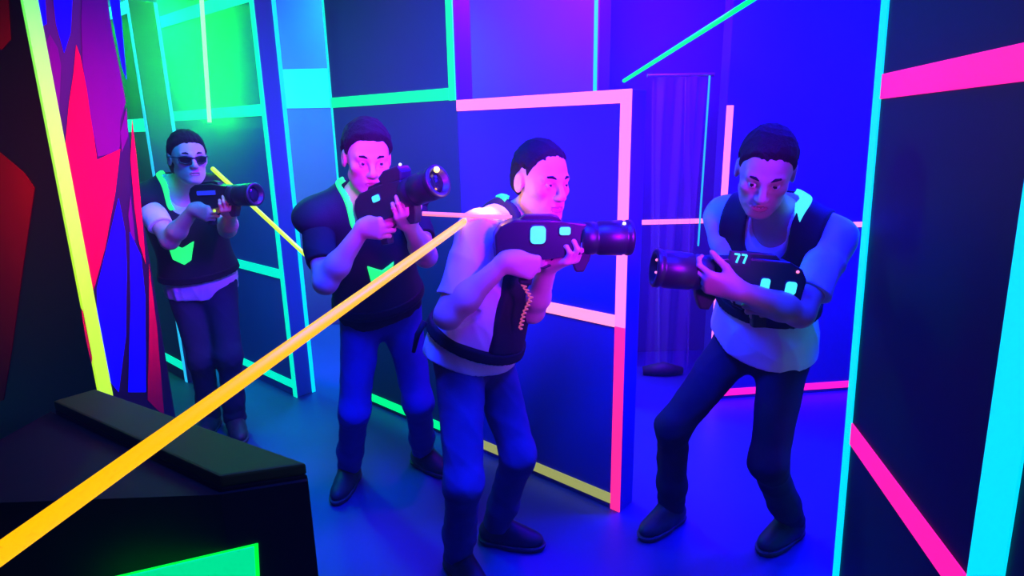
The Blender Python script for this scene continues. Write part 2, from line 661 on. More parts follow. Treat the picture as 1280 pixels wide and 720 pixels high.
def shards(parent, name, p, q, polys, mats, out):
    """thin painted shapes on a vertical face; polygons given as photograph outlines"""
    bm = bmesh.new()
    for poly, mi in polys:
        ring = [onwall(x, y, p, q) for x, y in poly]
        lo = [bm.verts.new(tuple(r + out * 0.0004)) for r in ring]
        hi = [bm.verts.new(tuple(r + out * 0.0025)) for r in ring]
        n = len(ring)
        fs = [bm.faces.new(lo[::-1]), bm.faces.new(hi)]
        for i in range(n):
            fs.append(bm.faces.new((lo[i], lo[(i + 1) % n], hi[(i + 1) % n], hi[i])))
        for f in fs:
            f.material_index = mi
    return bm_obj(name, bm, mats, parent)


nK = np.array([.8, -.6, 0])
shards(col, 'painted_shards', K[0], K[1], [
    ([(36, -40), (54, -40), (58, 30), (44, 38), (37, 12)], 1),
    ([(62, -40), (92, -40), (88, 40), (80, 66), (70, 30)], 1),
    ([(103, -40), (128, -40), (140, 40), (151, 95), (157, 128), (150, 150), (150, 180), (148, 190), (122, 196), (113, 150), (103, 80), (101, 30)], 2),
    ([(62, 43), (72, 60), (76, 82), (74, 130), (72, 190), (69, 202), (62, 150), (59, 110), (52, 66)], 2),
    ([(95, 56), (100, 70), (108, 110), (121, 200), (150, 186), (144, 240), (131, 310), (117, 362), (108, 340), (88, 275), (80, 250), (80, 200), (86, 130), (92, 90)], 0),
    ([(131, -40), (146, -40), (158, 100), (152, 84), (140, 20)], 1),
    ([(158, 134), (160, 170), (152, 190), (150, 165)], 2),
    ([(148, 248), (156, 290), (158, 330), (157, 420), (148, 490), (132, 470), (121, 420), (121, 360), (138, 290)], 1),
    ([(162, 290), (176, 320), (181, 370), (182, 490), (160, 490), (163, 380)], 1),
    ([(165, 150), (172, 210), (178, 280), (182, 330), (174, 305), (168, 260), (163, 200)], 0),
    ([(186, 330), (196, 410), (205, 520), (184, 500), (186, 420)], 0),
    ([(101, 385), (110, 400), (116, 440), (114, 455), (106, 420)], 0),
    ([(163, 245), (169, 300), (164, 300), (160, 270)], 2),
], [M_RED, M_BLUE, M_PURP], nK)
nL = np.array([-.6, -.8, 0])
shards(col, 'painted_flames', K[0], K[3], [
    ([(-60, 195), (0, 190), (30, 215), (44, 235), (30, 330), (15, 440), (5, 500), (-60, 520)], 0),
    ([(-40, -20), (10, -20), (14, 50), (4, 62), (-30, 60)], 0),
], [M_DRED], nL)
# lime corner strip, tilted a little at the top like the photograph
bm = bmesh.new()
b0 = v2(S0) - Kd * 0.018 * 0 + nrm(nK + nL) * 0.004
w_ = 0.032
pts = []
for zz in (0.0, CEIL - 0.02):
    c = v2(S0) + Z * zz
    pts += [c + Kd * w_ + nK * .0006, c + Kd * w_ + nK * .007, c - dL * 0 + nK * .007 + nL * .007, c + dL * w_ * .4 + nL * .007, c + dL * w_ * .4 + nL * .0006, c + (nK + nL) * .0006]
vv = [bm.verts.new(tuple(p)) for p in pts]
for i in range(6):
    bm.faces.new((vv[i], vv[(i + 1) % 6], vv[6 + (i + 1) % 6], vv[6 + i]))
bm.faces.new(vv[:6][::-1]); bm.faces.new(vv[6:])
m_ = glow('lime_corner_light', (0.50, 1.0, 0.02), 1.0)
nt_ = m_.node_tree
tc_ = nt_.nodes.new('ShaderNodeTexCoord'); sx_ = nt_.nodes.new('ShaderNodeSeparateXYZ'); cr_ = nt_.nodes.new('ShaderNodeValToRGB'); mp_ = nt_.nodes.new('ShaderNodeMapRange')
mp_.inputs['From Min'].default_value = 1.2; mp_.inputs['From Max'].default_value = 2.3
cr_.color_ramp.elements[0].color = (0.52, 1.0, 0.02, 1); cr_.color_ramp.elements[1].color = (0.0, 1.0, 0.14, 1)
nt_.links.new(tc_.outputs['Object'], sx_.inputs[0]); nt_.links.new(sx_.outputs['Z'], mp_.inputs['Value'])
nt_.links.new(mp_.outputs['Result'], cr_.inputs['Fac']); nt_.links.new(cr_.outputs['Color'], nt_.nodes['Principled BSDF'].inputs['Emission Color'])
o = bm_obj('light_strip', bm, m_, col)
o['label'] = 'lime green corner strip'

# ------------------------------------------------------------------ low barrier and console in the near left corner
M_LEDGE = pbr('ledge_green_lit', (0.075, 0.14, 0.001), 0.6, 0.15, vary=0.15, scale=6)  # green light from the lime strip and beam is put into this colour
M_DARK = pbr('dark_console_paint', (0.020, 0.020, 0.002), 0.6, 0.15, vary=0.25, scale=6)
zt = 0.90
q = [fl(274, 595, zt), fl(383, 579, zt), fl(119, 486, zt), fl(66, 501, zt)]
br = empty('low_barrier', v2(q[0]), 'low black barrier with a pale green lit ledge, in front of the painted column', 'barrier', None, 'thing')
bm = bmesh.new()
add_hexa(bm, [np.array([p[0], p[1], 0]) for p in q] + [np.array([p[0], p[1], zt - 0.03]) for p in q], 0.004)
bm_obj('barrier_body', bm, M_DARK, br)
bm = bmesh.new()
add_hexa(bm, [np.array([p[0], p[1], zt - 0.03]) for p in q] + [np.array([p[0], p[1], zt]) for p in q], 0.006)
bm_obj('ledge', bm, M_LEDGE, br)
# console in front of it, its front face flush across the barrier's end
Q = [v2(p) for p in q]
dF = nrm(Q[1] - Q[0])
nF = np.array([dF[1], -dF[0], 0]); nF = nF if nF[1] < 0 else -nF
dS = nrm(Q[3] - Q[0])
nS = np.array([dS[1], -dS[0], 0]); nS = nS if nS[1] < 0 else -nS
zc = 0.862
fl_ = v2(fl(173, 622, zc)) - (Q[0] + nF * .016)
dC = nrm(fl_)
c1 = Q[0] + nF * .016 + dF * np.linalg.norm(Q[1] - Q[0])
c0 = Q[0] + nF * .016 + dC * 0.75
cs_ = empty('arena_console', c1, 'black console block with a glowing green panel on its front, nearest to the viewer', 'console', None, 'thing')
ring = [c0, Q[0] + nF * .016, c1, c1 - nF * .012, Q[0] + nF * .004 + nS * .004, Q[3] + nS * .004 + dS * .02]
bm = bmesh.new()
lo_ = [bm.verts.new(tuple(r)) for r in ring]
hi_ = [bm.verts.new(tuple(r + Z * zc)) for r in ring]
bm.faces.new(lo_[::-1]); bm.faces.new(hi_)
for i in range(6):
    bm.faces.new((lo_[i], lo_[(i + 1) % 6], hi_[(i + 1) % 6], hi_[i]))
bm_obj('console_body', bm, M_DARK, cs_)
c0, c1 = Q[0] + nF * .016, c1
# the green panel sits proud of the front, facing along the barrier's end


def cface(x, y):
    w = onwall(x, y, c0, c1)
    return w
bm = bmesh.new()
sc = [cface(318, 681), cface(322, 760), cface(100, 800), cface(120, 727)]
add_hexa(bm, [p + nF * 0.0006 for p in sc] + [p + nF * 0.008 for p in sc], 0.003)
o = bm_obj('screen', bm, G_SCREEN, cs_)
o['label'] = 'glowing green panel'
bm = bmesh.new()
cen = sum(sc) / 4
big = [cen + (p - cen) * 1.05 for p in sc]
add_hexa(bm, [p + nF * 0.0003 for p in big] + [p + nF * 0.004 for p in big], 0.002)
bm_obj('screen_frame', bm, glow('green_rim', (0.0, 1.0, 0.03), 1.0), cs_)

# ------------------------------------------------------------------ clear curtain in the corridor
M_CLEAR = bpy.data.materials.new('clear_plastic')
M_CLEAR.use_nodes = True
nt = M_CLEAR.node_tree
out = nt.nodes['Material Output']
pb = nt.nodes['Principled BSDF']
pb.inputs['Base Color'].default_value = (0.7, 0.75, 0.85, 1)
pb.inputs['Roughness'].default_value = 0.25
lw = nt.nodes.new('ShaderNodeLayerWeight'); lw.inputs['Blend'].default_value = 0.25
rm = nt.nodes.new('ShaderNodeMapRange'); rm.inputs['To Min'].default_value = 0.015; rm.inputs['To Max'].default_value = 0.16
tr = nt.nodes.new('ShaderNodeBsdfTransparent')
ms = nt.nodes.new('ShaderNodeMixShader')
nt.links.new(lw.outputs['Facing'], rm.inputs['Value'])
nt.links.new(rm.outputs['Result'], ms.inputs['Fac'])
nt.links.new(tr.outputs[0], ms.inputs[1]); nt.links.new(pb.outputs[0], ms.inputs[2])
nt.links.new(ms.outputs[0], out.inputs['Surface'])
Yc = 4.05
xa, xb = at(812, 280, Yc)[0], at(872, 280, Yc)[0]
cur = empty('strip_curtain', (xa, Yc, 0), 'clear plastic curtain hanging in the corridor behind the pink-framed wall', 'curtain', None, 'thing')
bm = bmesh.new()
nx_, nz_ = 90, 20
ztop = at(840, 96, Yc)[2]
for side in (0, 1):
    g = []
    for i in range(nx_ + 1):
        u = i / nx_
        row = []
        for j in range(nz_ + 1):
            v = j / nz_
            z = 0.03 + (ztop - 0.03) * v
            amp = 0.03 + 0.03 * (1 - v)
            y = Yc + amp * math.sin(u * 21 + 0.8 * math.sin(v * 3)) + 0.02 * math.sin(u * 47 + v * 2) + side * 0.003
            x = xa + (xb - xa) * u + 0.02 * math.sin(v * 4 + u * 9)
            row.append(bm.verts.new((x, y, z)))
        g.append(row)
    for i in range(nx_):
        for j in range(nz_):
            bm.faces.new((g[i][j], g[i + 1][j], g[i + 1][j + 1], g[i][j + 1]))
bm_obj('curtain_sheet', bm, M_CLEAR, cur, smooth=True)
bm = bmesh.new()
add_tube(bm, [(xa - .05, Yc, ztop + .01), (xb + .05, Yc, ztop + .01)], 0.012)
bm_obj('curtain_rail', bm, M_STEEL, cur)
bm = bmesh.new()
add_tube(bm, [(xb, Yc - .04, 0.9), (xb + .01, Yc - .04, ztop)], 0.006, 8)
o = bm_obj('edge_strip', bm, G_SKY, cur); o['label'] = 'thin pale blue glowing edge'
bm = bmesh.new()
add_tube(bm, [(xa - .02, Yc - .05, .03), (xa + .12, Yc - .07, .05), (xa + .25, Yc - .06, .03)], [.03, .05, .025], 12)
bm_obj('bottom_weight', bm, M_BLACK2, cur, smooth=True)

# ------------------------------------------------------------------ green neon tube hanging from the ceiling
tb, tt = at(262, 153, 3.95), at(252, 0, 3.95)
tt2 = tb + (tt - tb) * ((CEIL - 0.03 - tb[2]) / (tt[2] - tb[2]))
tube = empty('neon_tube', tb, 'upright green neon tube glowing in the haze, hanging by the turquoise maze wall', 'neon light', None, 'thing')
bm = bmesh.new(); add_tube(bm, [tb, tt2], 0.012, 14)
bm_obj('glass_tube', bm, G_TUBE, tube, smooth=True)
bm = bmesh.new(); add_tube(bm, [tt2, tt2 + Z * 0.03], 0.03, 14)
bm_obj('ceiling_mount', bm, M_BLACK, tube)


def beam(name, p0, p1, r, m, label, r1=None):
    bm = bmesh.new()
    add_tube(bm, [p0, p1], [r, r if r1 is None else r1], 12)
    o = bm_obj(name, bm, m, None, smooth=True)
    tag(o, label, 'laser beam', 'laser beams', 'thing')
    return o

# ------------------------------------------------------------------ people
def skin(name, col):
    m = pbr(name, col, 0.5, 0.4, vary=0.06, scale=25, bump=0.04, bscale=200)
    b = m.node_tree.nodes['Principled BSDF']
    b.inputs['Subsurface Weight'].default_value = 0.0
    return m


M_SKIN = skin('skin', (0.72, 0.47, 0.36))
M_SKIN2 = skin('skin_tan', (0.60, 0.38, 0.28))
M_LIP = skin('lips', (0.50, 0.20, 0.17))
M_HAIR = pbr('dark_hair', (0.016, 0.012, 0.012), 0.8, 0.12, vary=0.3, scale=60, bump=0.5, bscale=220)
M_EYEW = pbr('eye_white', (0.75, 0.75, 0.75), 0.25, 0.5, vary=0.02)
M_IRIS = pbr('iris', (0.03, 0.02, 0.015), 0.2, 0.5)
M_TEETH = pbr('teeth', (0.8, 0.78, 0.72), 0.3, 0.5, vary=0.03)
M_TEE = pbr('white_cotton', (0.80, 0.78, 0.80), 0.9, 0.1, vary=0.05, scale=12, bump=0.08, bscale=300)
M_BTEE = pbr('black_cotton', (0.02, 0.02, 0.024), 0.9, 0.1, vary=0.15, scale=12, bump=0.08, bscale=300)
M_JEAN = pbr('blue_denim', (0.025, 0.035, 0.32), 0.85, 0.15, vary=0.25, scale=14, bump=0.12, bscale=350)
M_JEAN2 = pbr('light_denim', (0.06, 0.055, 0.18), 0.85, 0.15, vary=0.25, scale=14, bump=0.12, bscale=350)
M_NAVY = pbr('dark_trousers', (0.016, 0.016, 0.045), 0.85, 0.15, vary=0.2, scale=14, bump=0.1, bscale=350)
M_VEST = pbr('black_vest_fabric', (0.016, 0.016, 0.020), 0.7, 0.25, vary=0.2, scale=25, bump=0.15, bscale=260)
M_STRAP = pbr('black_webbing', (0.012, 0.012, 0.014), 0.75, 0.2, vary=0.2, scale=40)
M_SHOE = pbr('dark_shoe', (0.025, 0.024, 0.03), 0.55, 0.35, vary=0.2, scale=25)
M_SOLE = pbr('grey_sole', (0.045, 0.045, 0.055), 0.6, 0.3)


def ik(a, c, L1, L2, pole):
    a, c, pole = np.array(a), np.array(c), np.array(pole)
    d = np.linalg.norm(c - a)
    s = max(1.0, d / ((L1 + L2) * 0.985))
    L1, L2 = L1 * s, L2 * s
    x = (L1 ** 2 - L2 ** 2 + d * d) / (2 * d)
    u = (c - a) / d
    h = math.sqrt(max(L1 ** 2 - x * x, 0))
    pv = pole - a
    pv = nrm(pv - u * (pv @ u))
    if s > 1.001:
        print('   stretched limb', round(s, 3))
    return a + u * x + pv * h


def hand(F, w, d, n, side, curl=(62, 72, 45), s=1.03, fan=0.06, thumb=(0.55, 0.7, 0.4), r=1.0):
    d = nrm(d)
    n = nrm(np.array(n) - d * (np.array(n) @ d))
    t = np.cross(d, n) * (1 if side == 'R' else -1)
    offs = [.0285, .0095, -.0100, -.0285]
    lens = [.091, .095, .090, .081]
    ph = [(.043, .027, .021), (.047, .030, .022), (.043, .028, .022), (.034, .021, .019)]
    for i in range(4):
        kn = w + s * (d * lens[i] + t * offs[i])
        F.u(rc(w + s * (d * .012 + t * offs[i] * .62), kn, .0165 * s, .0118 * s), .016)
        a = 0
        p = kn
        rr = [.0098, .0090, .0083, .0072]
        if i == 3:
            rr = [x * .9 for x in rr]
        for j in range(3):
            a += math.radians(curl[j] * (1 + 0.05 * (i - 1)))
            e = d * math.cos(a) + n * math.sin(a) + t * fan * (1.5 - i) * math.cos(a)
            q = p + nrm(e) * ph[i][j] * s
            F.u(rc(p, q, rr[j] * s * r, rr[j + 1] * s * r), .004 if j else .006)
            p = q
    R = np.array([t, d, n])
    F.u(el(w + s * (d * .045 + n * .004), R, (.036 * s, .045 * s, .014 * s)), .014)
    b = w + s * (d * .022 + t * .022 + n * .008)
    e1 = nrm(t * thumb[0] + d * thumb[1] + n * thumb[2])
    m1 = b + e1 * .046 * s
    e2 = nrm(e1 * .6 + d * .55 + n * .35)
    m2 = m1 + e2 * .033 * s
    e3 = nrm(e2 + n * .35 + d * .1)
    m3 = m2 + e3 * .026 * s
    F.u(rc(b, m1, .0165 * s, .0120 * s), .014)
    F.u(rc(m1, m2, .0112 * s, .0098 * s), .004)
    F.u(rc(m2, m3, .0098 * s, .0078 * s), .003)


def person(sp):
    pel, neckb, head = [np.array(sp[k], float) for k in ('pel', 'neck', 'head')]
    up = nrm(neckb - pel)
    f = np.array(sp['face'], float)
    fwd = nrm(f - up * (f @ up))
    rt = np.cross(fwd, up)
    R = np.array([rt, fwd, up])
    T = np.linalg.norm(neckb - pel)
    chest = pel + up * T * .63 + fwd * sp.get('bow', -.01)
    hw = sp.get('shw', .185)
    sh = {'R': neckb - up * .055 + rt * hw + sp.get('shR', np.zeros(3)), 'L': neckb - up * .055 - rt * hw + sp.get('shL', np.zeros(3))}
    pf = np.array(sp.get('hipface', f), float)
    pf = nrm(pf * [1, 1, 0])
    pr = np.cross(pf, Z)
    hip = {'R': pel + pr * .088 - Z * .02, 'L': pel - pr * .088 - Z * .02}
    # arms and legs
    elb, wr, kne, ank = {}, sp['wrist'], {}, sp['ankle']
    g = sp.get('size', 1.0)
    for s_ in 'RL':
        elb[s_] = ik(sh[s_], wr[s_], .285 * g, .26 * g, sp['elbow'][s_])
        kne[s_] = ik(hip[s_], ank[s_], .43 * g, .43 * g, sp['knee'][s_])
    hf = nrm(sp['look'])
    hu = np.array(sp.get('hup', (0, 0, 1)), float)
    hu = nrm(hu - hf * (hu @ hf))
    hr = np.cross(hf, hu)
    hs = sp.get('hs', 1.05)
    RH = np.array([hr, hf, hu])

    def H(x, y, z):
        return head + hs * (hr * x + hf * y + hu * z)

    def hel(c, r):
        return el(H(*c), RH, np.array(r) * hs)

    def hrc(a, b, ra, rb=None):
        return rc(H(*a), H(*b), ra * hs, (ra if rb is None else rb) * hs)

    base = sum(ank.values()) / 2
    root = empty('person', (base[0], base[1], 0), sp['label'], 'person', 'laser tag players', 'thing')

    def torso(F, t=0.0, k=.06, arms=True):
        b = sp.get('bulk', 1.0)
        F.u(el(pel + Z * .01, R, (.158 * b + t, .112 * b + t, .125 + t)), k)
        F.u(el(pel + up * T * .33, R, (.138 * b + t, .102 * b + t, .17 + t)), k)
        F.u(el(chest, R, (.158 * b + t, .114 * b + t, .185 + t)), k)
        F.u(rc(sh['R'] - rt * .03, sh['L'] + rt * .03, .058 + t * .75), k)
        F.u(rc(neckb - rt * .02 + up * .01, sh['R'] - rt * .02 + up * .012, .05 + t * .7, .045 + t * .7), .05)
        F.u(rc(neckb + rt * .02 + up * .01, sh['L'] + rt * .02 + up * .012, .05 + t * .7, .045 + t * .7), .05)

    # ---- skin: one continuous surface
    F = Field()
    torso(F, -.008, .03)
    nb = H(0, -.018, -.07)
    F.u(rc(neckb - up * .02, nb, .060, .054), .03)
    for s_ in 'RL':
        F.u(rc(sh[s_], elb[s_], .054 * g, .041 * g), .04)
        mid = elb[s_] * .68 + wr[s_] * .32
        F.u(rc(elb[s_], mid, .040 * g, .043 * g), .03)
        F.u(rc(mid, wr[s_], .042 * g, .0275 * g), .03)
        F.u(rc(hip[s_], kne[s_], .074, .048), .02)
        cm = kne[s_] * .65 + ank[s_] * .35
        F.u(rc(kne[s_], cm, .046, .048), .02)
        F.u(rc(cm, ank[s_], .048, .034), .02)
        toe = nrm(np.array(sp['toe'][s_]) * [1, 1, 0])
        F.u(rc(ank[s_] - Z * .04, ank[s_] + toe * .13 - Z * .05, .038, .03), .03)
        hd = sp['hand'][s_]
        F.u(rc(wr[s_], wr[s_] + nrm(hd['d']) * .02, .027 * g, .026 * g), .02)
        hand(F, wr[s_], hd['d'], hd['n'], s_, hd.get('curl', (62, 72, 45)), 1.03 * g, hd.get('fan', .06), hd.get('thumb', (.55, .7, .4)))
    # head
    def lid(sx, sg):
        c = H(sx * .0315, .0745, .0015)
        op = (sp.get('open', .0042) if sg > 0 else .0052) * hs
        lim = hu * sg * .93 + hf * .0

        def fn(P):
            q = P - c
            return np.maximum(np.linalg.norm(q, axis=1) - .0150 * hs, op - q @ lim - (q @ hr) * sx * -.10 * sg)
        return fn, c, .0150 * hs

    F.u(hel((0, -.012, .032), (.0755, .097, .088)), .02)
    F.u(hel((0, .030, -.022), (.0645, .060, .088)), .03)
    F.u(hel((0, .034, -.074), (.050, .050, .042)), .03)
    F.u(hrc((.045, .005, -.062), (.018, .072, -.098), .020, .017), .025)
    F.u(hrc((-.045, .005, -.062), (-.018, .072, -.098), .020, .017), .025)
    F.u(hel((0, .076, -.098), (.022, .018, .017)), .02)
    for sx in (-1, 1):
        F.u(hel((sx * .043, .058, -.020), (.021, .020, .017)), .02)
        F.u(hrc((sx * .012, .083, .022), (sx * .042, .070, .022), .010, .009), .014)
        F.s(hel((sx * .032, .094, .000), (.0175, .018, .0115)), .012)
        F.u(lid(sx, 1), .002)
        F.u(lid(sx, -1), .002)
        F.u(hel((sx * .0115, .100, -.034), (.0085, .011, .008)), .008)
        F.s(hel((sx * .0065, .106, -.0415), (.003, .005, .002)), .002)
        e = hel((sx * .079, -.010, -.006), (.010, .021, .032))
        F.u(e, .008)
        F.s(hel((sx * .088, -.006, -.004), (.006, .011, .019)), .006)
        F.u(hrc((sx * .026, .082, -.042), (sx * .036, .073, -.066), .004, .003), .018)
    F.u(hrc((0, .088, .012), (0, .112, -.026), .0085, .0115), .012)
    F.u(hel((0, .110, -.031), (.012, .011, .010)), .008)
    mo = sp.get('smile', 0.0)
    F.u(hel((0, .084, -.066), (.028, .016, .020)), .018)
    F.u(hel((0, .0955, -.0605), (.021, .008, .0052)), .005)
    F.u(hel((0, .0935, -.0745), (.018, .008, .0058)), .005)
    for sx in (-1, 1):
        F.s(hrc((0, .104, -.0675), (sx * (.024 + .006 * mo), .088, -.066 + .008 * mo), .0024 + .004 * mo, .0016), .003)

    def pick(C):
        q = (C - head) @ RH.T / hs
        return ((np.abs(q[:, 0]) < .024) & (q[:, 1] > .085) & (q[:, 2] < -.0555) & (q[:, 2] > -.080)
                & (np.abs(q[:, 2] + .0675) < .0115 * np.sqrt(np.clip(1 - (q[:, 0] / .024) ** 2, 0, 1)))).astype(int)
    field_obj('body', F, 0.0042, [sp.get('skin', M_SKIN), M_LIP], root, pick)

    # ---- eyes and brows
    for sx in (-1, 1):
        bm = bmesh.new()
        M4 = Matrix.LocRotScale(Vector(H(sx * .0315, .0745, .0015)), Matrix(RH.T.tolist()).to_quaternion(), Vector((.0125 * hs,) * 3))
        bmesh.ops.create_uvsphere(bm, u_segments=20, v_segments=14, radius=1.0, matrix=M4)
        gz = nrm(sp.get('gaze', hf))
        ec = H(sx * .0315, .0745, .0015)
        for fc in bm.faces:
            fc.smooth = True
            if nrm(np.array(fc.calc_center_median()) - ec) @ gz > .87:
                fc.material_index = 1
        bm_obj('eye', bm, [M_EYEW, M_IRIS], root, smooth=True)
        bm = bmesh.new()
        add_tube(bm, [H(sx * .013, .091, .0225), H(sx * .027, .0875, .0285), H(sx * .040, .079, .0270), H(sx * .050, .067, .019)],
                 [.0035 * hs, .0048 * hs, .0042 * hs, .002 * hs], 8)
        bm_obj('eyebrow', bm, M_HAIR, root, smooth=True)
    if mo > 0.5:
        bm = bmesh.new()
        add_tube(bm, [H(-.018, .086, -.0655), H(-.009, .0925, -.0675), H(0, .0945, -.068), H(.009, .0925, -.0675), H(.018, .086, -.0655)], .0042 * hs, 8)
        bm_obj('teeth', bm, M_TEETH, root, smooth=True)
    # ---- hair
    F = Field()
    ht = sp.get('hair', .012)
    F.u(hel((0, -.014, .034), (.0765 + ht * .8, .098 + ht, .089 + ht * 1.1)), .02)
    F.u(hel((0, -.045, -.012), (.067 + ht * .5, .066 + ht * .6, .075)), .02)
    if sp.get('long'):
        F.u(hel((0, -.055, -.03), (.074, .058, .085)), .03)
        F.u(hel((0, -.118, -.020), (.042, .042, .046)), .02)
    hl = sp.get('hairline', 0.0)
    lowz = -.105 if sp.get('long') else -.062

    def hcut(P):
        q = (P - head) @ RH.T / hs
        zt_ = np.interp(q[:, 1], [-.13, -.05, -.035, -.008, .012, .020, .034, .052, .078, .12],
                        [lowz, lowz + .004, -.045, .030, .026, -.004, .030, .062 + hl, .078 + hl, .092 + hl])
        if sp.get('long'):
            zt_ = np.interp(q[:, 1], [-.2, -.02, .0, .02, .05, .08, .12], [-.14, -.10, -.03, .01, .05, .072, .085])
        return (zt_ - q[:, 2]) * .6 * hs

    def taper(P):
        e = np.clip(-hcut(P) / (.022 * hs), 0, 1)
        return (ht + .001) * (1 - e * e * (3 - 2 * e)) * hs
    F.disp(taper)
    F.cut(hcut)
    rg = folds(sp['seed'] + 50, .0034, 170)
    F.disp(rg)
    field_obj('hair', F, 0.0035, M_HAIR, root)
    if sp.get('glasses'):
        bm = bmesh.new()
        for sx in (-1, 1):
            add_tube(bm, [H(sx * .006, .104, .004), H(sx * .012, .102, -.016), H(sx * .036, .096, -.022), H(sx * .056, .082, -.014), H(sx * .060, .078, .008), H(sx * .034, .100, .014), H(sx * .006, .105, .008)], .0032 * hs, 8)
            add_tube(bm, [H(sx * .059, .078, .006), H(sx * .082, .03, .008), H(sx * .086, -.02, .004)], .0028 * hs, 8)
        add_tube(bm, [H(-.008, .106, .006), H(.008, .106, .006)], .003 * hs, 8)
        gl = bm_obj('glasses', bm, M_BLACK, root, smooth=True)
        for sx in (-1, 1):
            bm = bmesh.new()
            o_ = [(.007, .102, .006), (.013, .100, -.015), (.036, .094, -.021), (.054, .081, -.013), (.058, .077, .007), (.034, .098, .012)]
            a_ = [bm.verts.new(tuple(H(sx * x, y, z))) for x, y, z in o_]
            b_ = [bm.verts.new(tuple(H(sx * x, y - .002, z))) for x, y, z in o_]
            bm.faces.new(a_); bm.faces.new(b_[::-1])
            for i in range(6):
                bm.faces.new((a_[i], b_[i], b_[(i + 1) % 6], a_[(i + 1) % 6]))
            bm_obj('lens', bm, pbr('dark_lens', (.01, .01, .014), .1, .6), gl)

    L = lambda P: (P - chest) @ R.T

    def neckhole(r, drop=.07, fw=.085, lift=.12):
        return rc(neckb + up * lift - fwd * .01, neckb - up * drop + fwd * fw, r, r * .9)

    # ---- shirt
    F = Field()
    loose = sp.get('loose', .016)
    torso(F, loose)
    hemz = sp.get('hem', -.40)
    F.u(el(pel + up * .02, R, (.190, .142, .36)), .03)
    if sp.get('flare'):
        F.u(el(pel - up * .02, R, (.200, .152, .36)), .03)
    cu = sp.get('cuff', .72)
    for s_ in 'RL':
        a, b = sh[s_], elb[s_]
        F.u(rc(a, a + (b - a) * (cu + .12), .066 * g, .060 * g), .04)
        ax = nrm(b - a)
        ce = a + (b - a) * cu

        def cutf(P, ax=ax, ce=ce):
            near = np.linalg.norm(P - ce, axis=1) - .13
            return np.where(near < 0, np.minimum((P - ce) @ ax, .2), -1)
        F.cut(cutf, .004)
    F.disp(folds(sp['seed'], .0085, sp.get('ff', 36.0)))
    F.cut(lambda P: -(L(P)[:, 2] - hemz - sp.get('hemtilt', 0) * L(P)[:, 0] - .012 * np.sin(L(P)[:, 0] * 14 + sp['seed'])), .004)
    F.s(neckhole(.068, .035, .07), .006)
    field_obj('shirt', F, 0.0055, sp['shirt'], root)

    # ---- trousers
    F = Field()
    F.u(el(pel - Z * .015, R, (.160, .118, .12)), .05)
    for s_ in 'RL':
        F.u(rc(hip[s_] - Z * .005, kne[s_], .092, .065), .05)
        F.u(rc(kne[s_], kne[s_] * .3 + ank[s_] * .7, .064, .060), .04)
        F.u(rc(kne[s_] * .3 + ank[s_] * .7, ank[s_], .060, sp.get('ankr', .056)), .03)
    F.disp(folds(sp['seed'] + 7, .0045, 40.0))

    def bunch(P):
        o = 0
        for s_ in 'RL':
            h = np.clip((P - kne[s_]) @ (ank[s_] - kne[s_]) / np.sum((ank[s_] - kne[s_]) ** 2), -1, 1.2)
            near = np.linalg.norm(P - kne[s_] - h[:, None] * (ank[s_] - kne[s_]), axis=1) < .14
            o = o - near * .0018 * np.sin(h * 40 + (P[:, 0] + P[:, 1]) * 18) * np.exp(-((h - 1) / .22) ** 2) - near * .0009 * np.sin(h * 45 + P[:, 0] * 25 + P[:, 1] * 20) * np.exp(-(h / .2) ** 2)
        return o
    F.disp(bunch)
    F.cut(lambda P: P[:, 2] - pel[2] - .085)
    F.cut(lambda P: .075 - P[:, 2])
    field_obj('trousers', F, 0.0055, sp['legs'], root)

    # ---- shoes
    for s_ in 'RL':
        a = ank[s_]
        t = nrm(np.array(sp['toe'][s_]) * [1, 1, 0])
        sd = np.cross(t, Z)
        b = np.array([a[0], a[1], a[2] - .09])
        RS = np.array([sd, t, Z])
        F = Field()
        F.u(rc(b - t * .035 + Z * .052, b + t * .05 + Z * .050, .043, .045), .03)
        F.u(el(b + t * .11 + Z * .040, RS, (.046, .085, .040)), .04)
        F.u(rc(b + Z * .06, b + Z * .115, .048, .050), .03)
        F.u(rc(b + t * .03 + Z * .085, b + t * .10 + Z * .06, .030, .026), .03)
        F.cut(lambda P: .018 + b[2] - P[:, 2])
        so = field_obj('shoe', F, 0.005, M_SHOE, root)
        F = Field()
        F.u(rc(b - t * .035 + Z * .03, b + t * .05 + Z * .03, .048, .047), .03)
        F.u(el(b + t * .115 + Z * .03, RS, (.051, .09, .06)), .04)
        F.cut(lambda P: b[2] + .001 - P[:, 2])
        F.cut(lambda P: P[:, 2] - b[2] - .026)
        field_obj('sole', F, 0.005, M_SOLE, so)
        bm = bmesh.new()
        for i in range(4):
            c = b + t * (.045 + i * .020) + Z * (.117 - i * .0125)
            add_tube(bm, [c - sd * .024 - Z * .006, c + Z * .003, c + sd * .024 - Z * .006], .003, 6)
        bm_obj('laces', bm, M_STRAP, so, smooth=True)

    # ---- vest
    V = sp['vest']

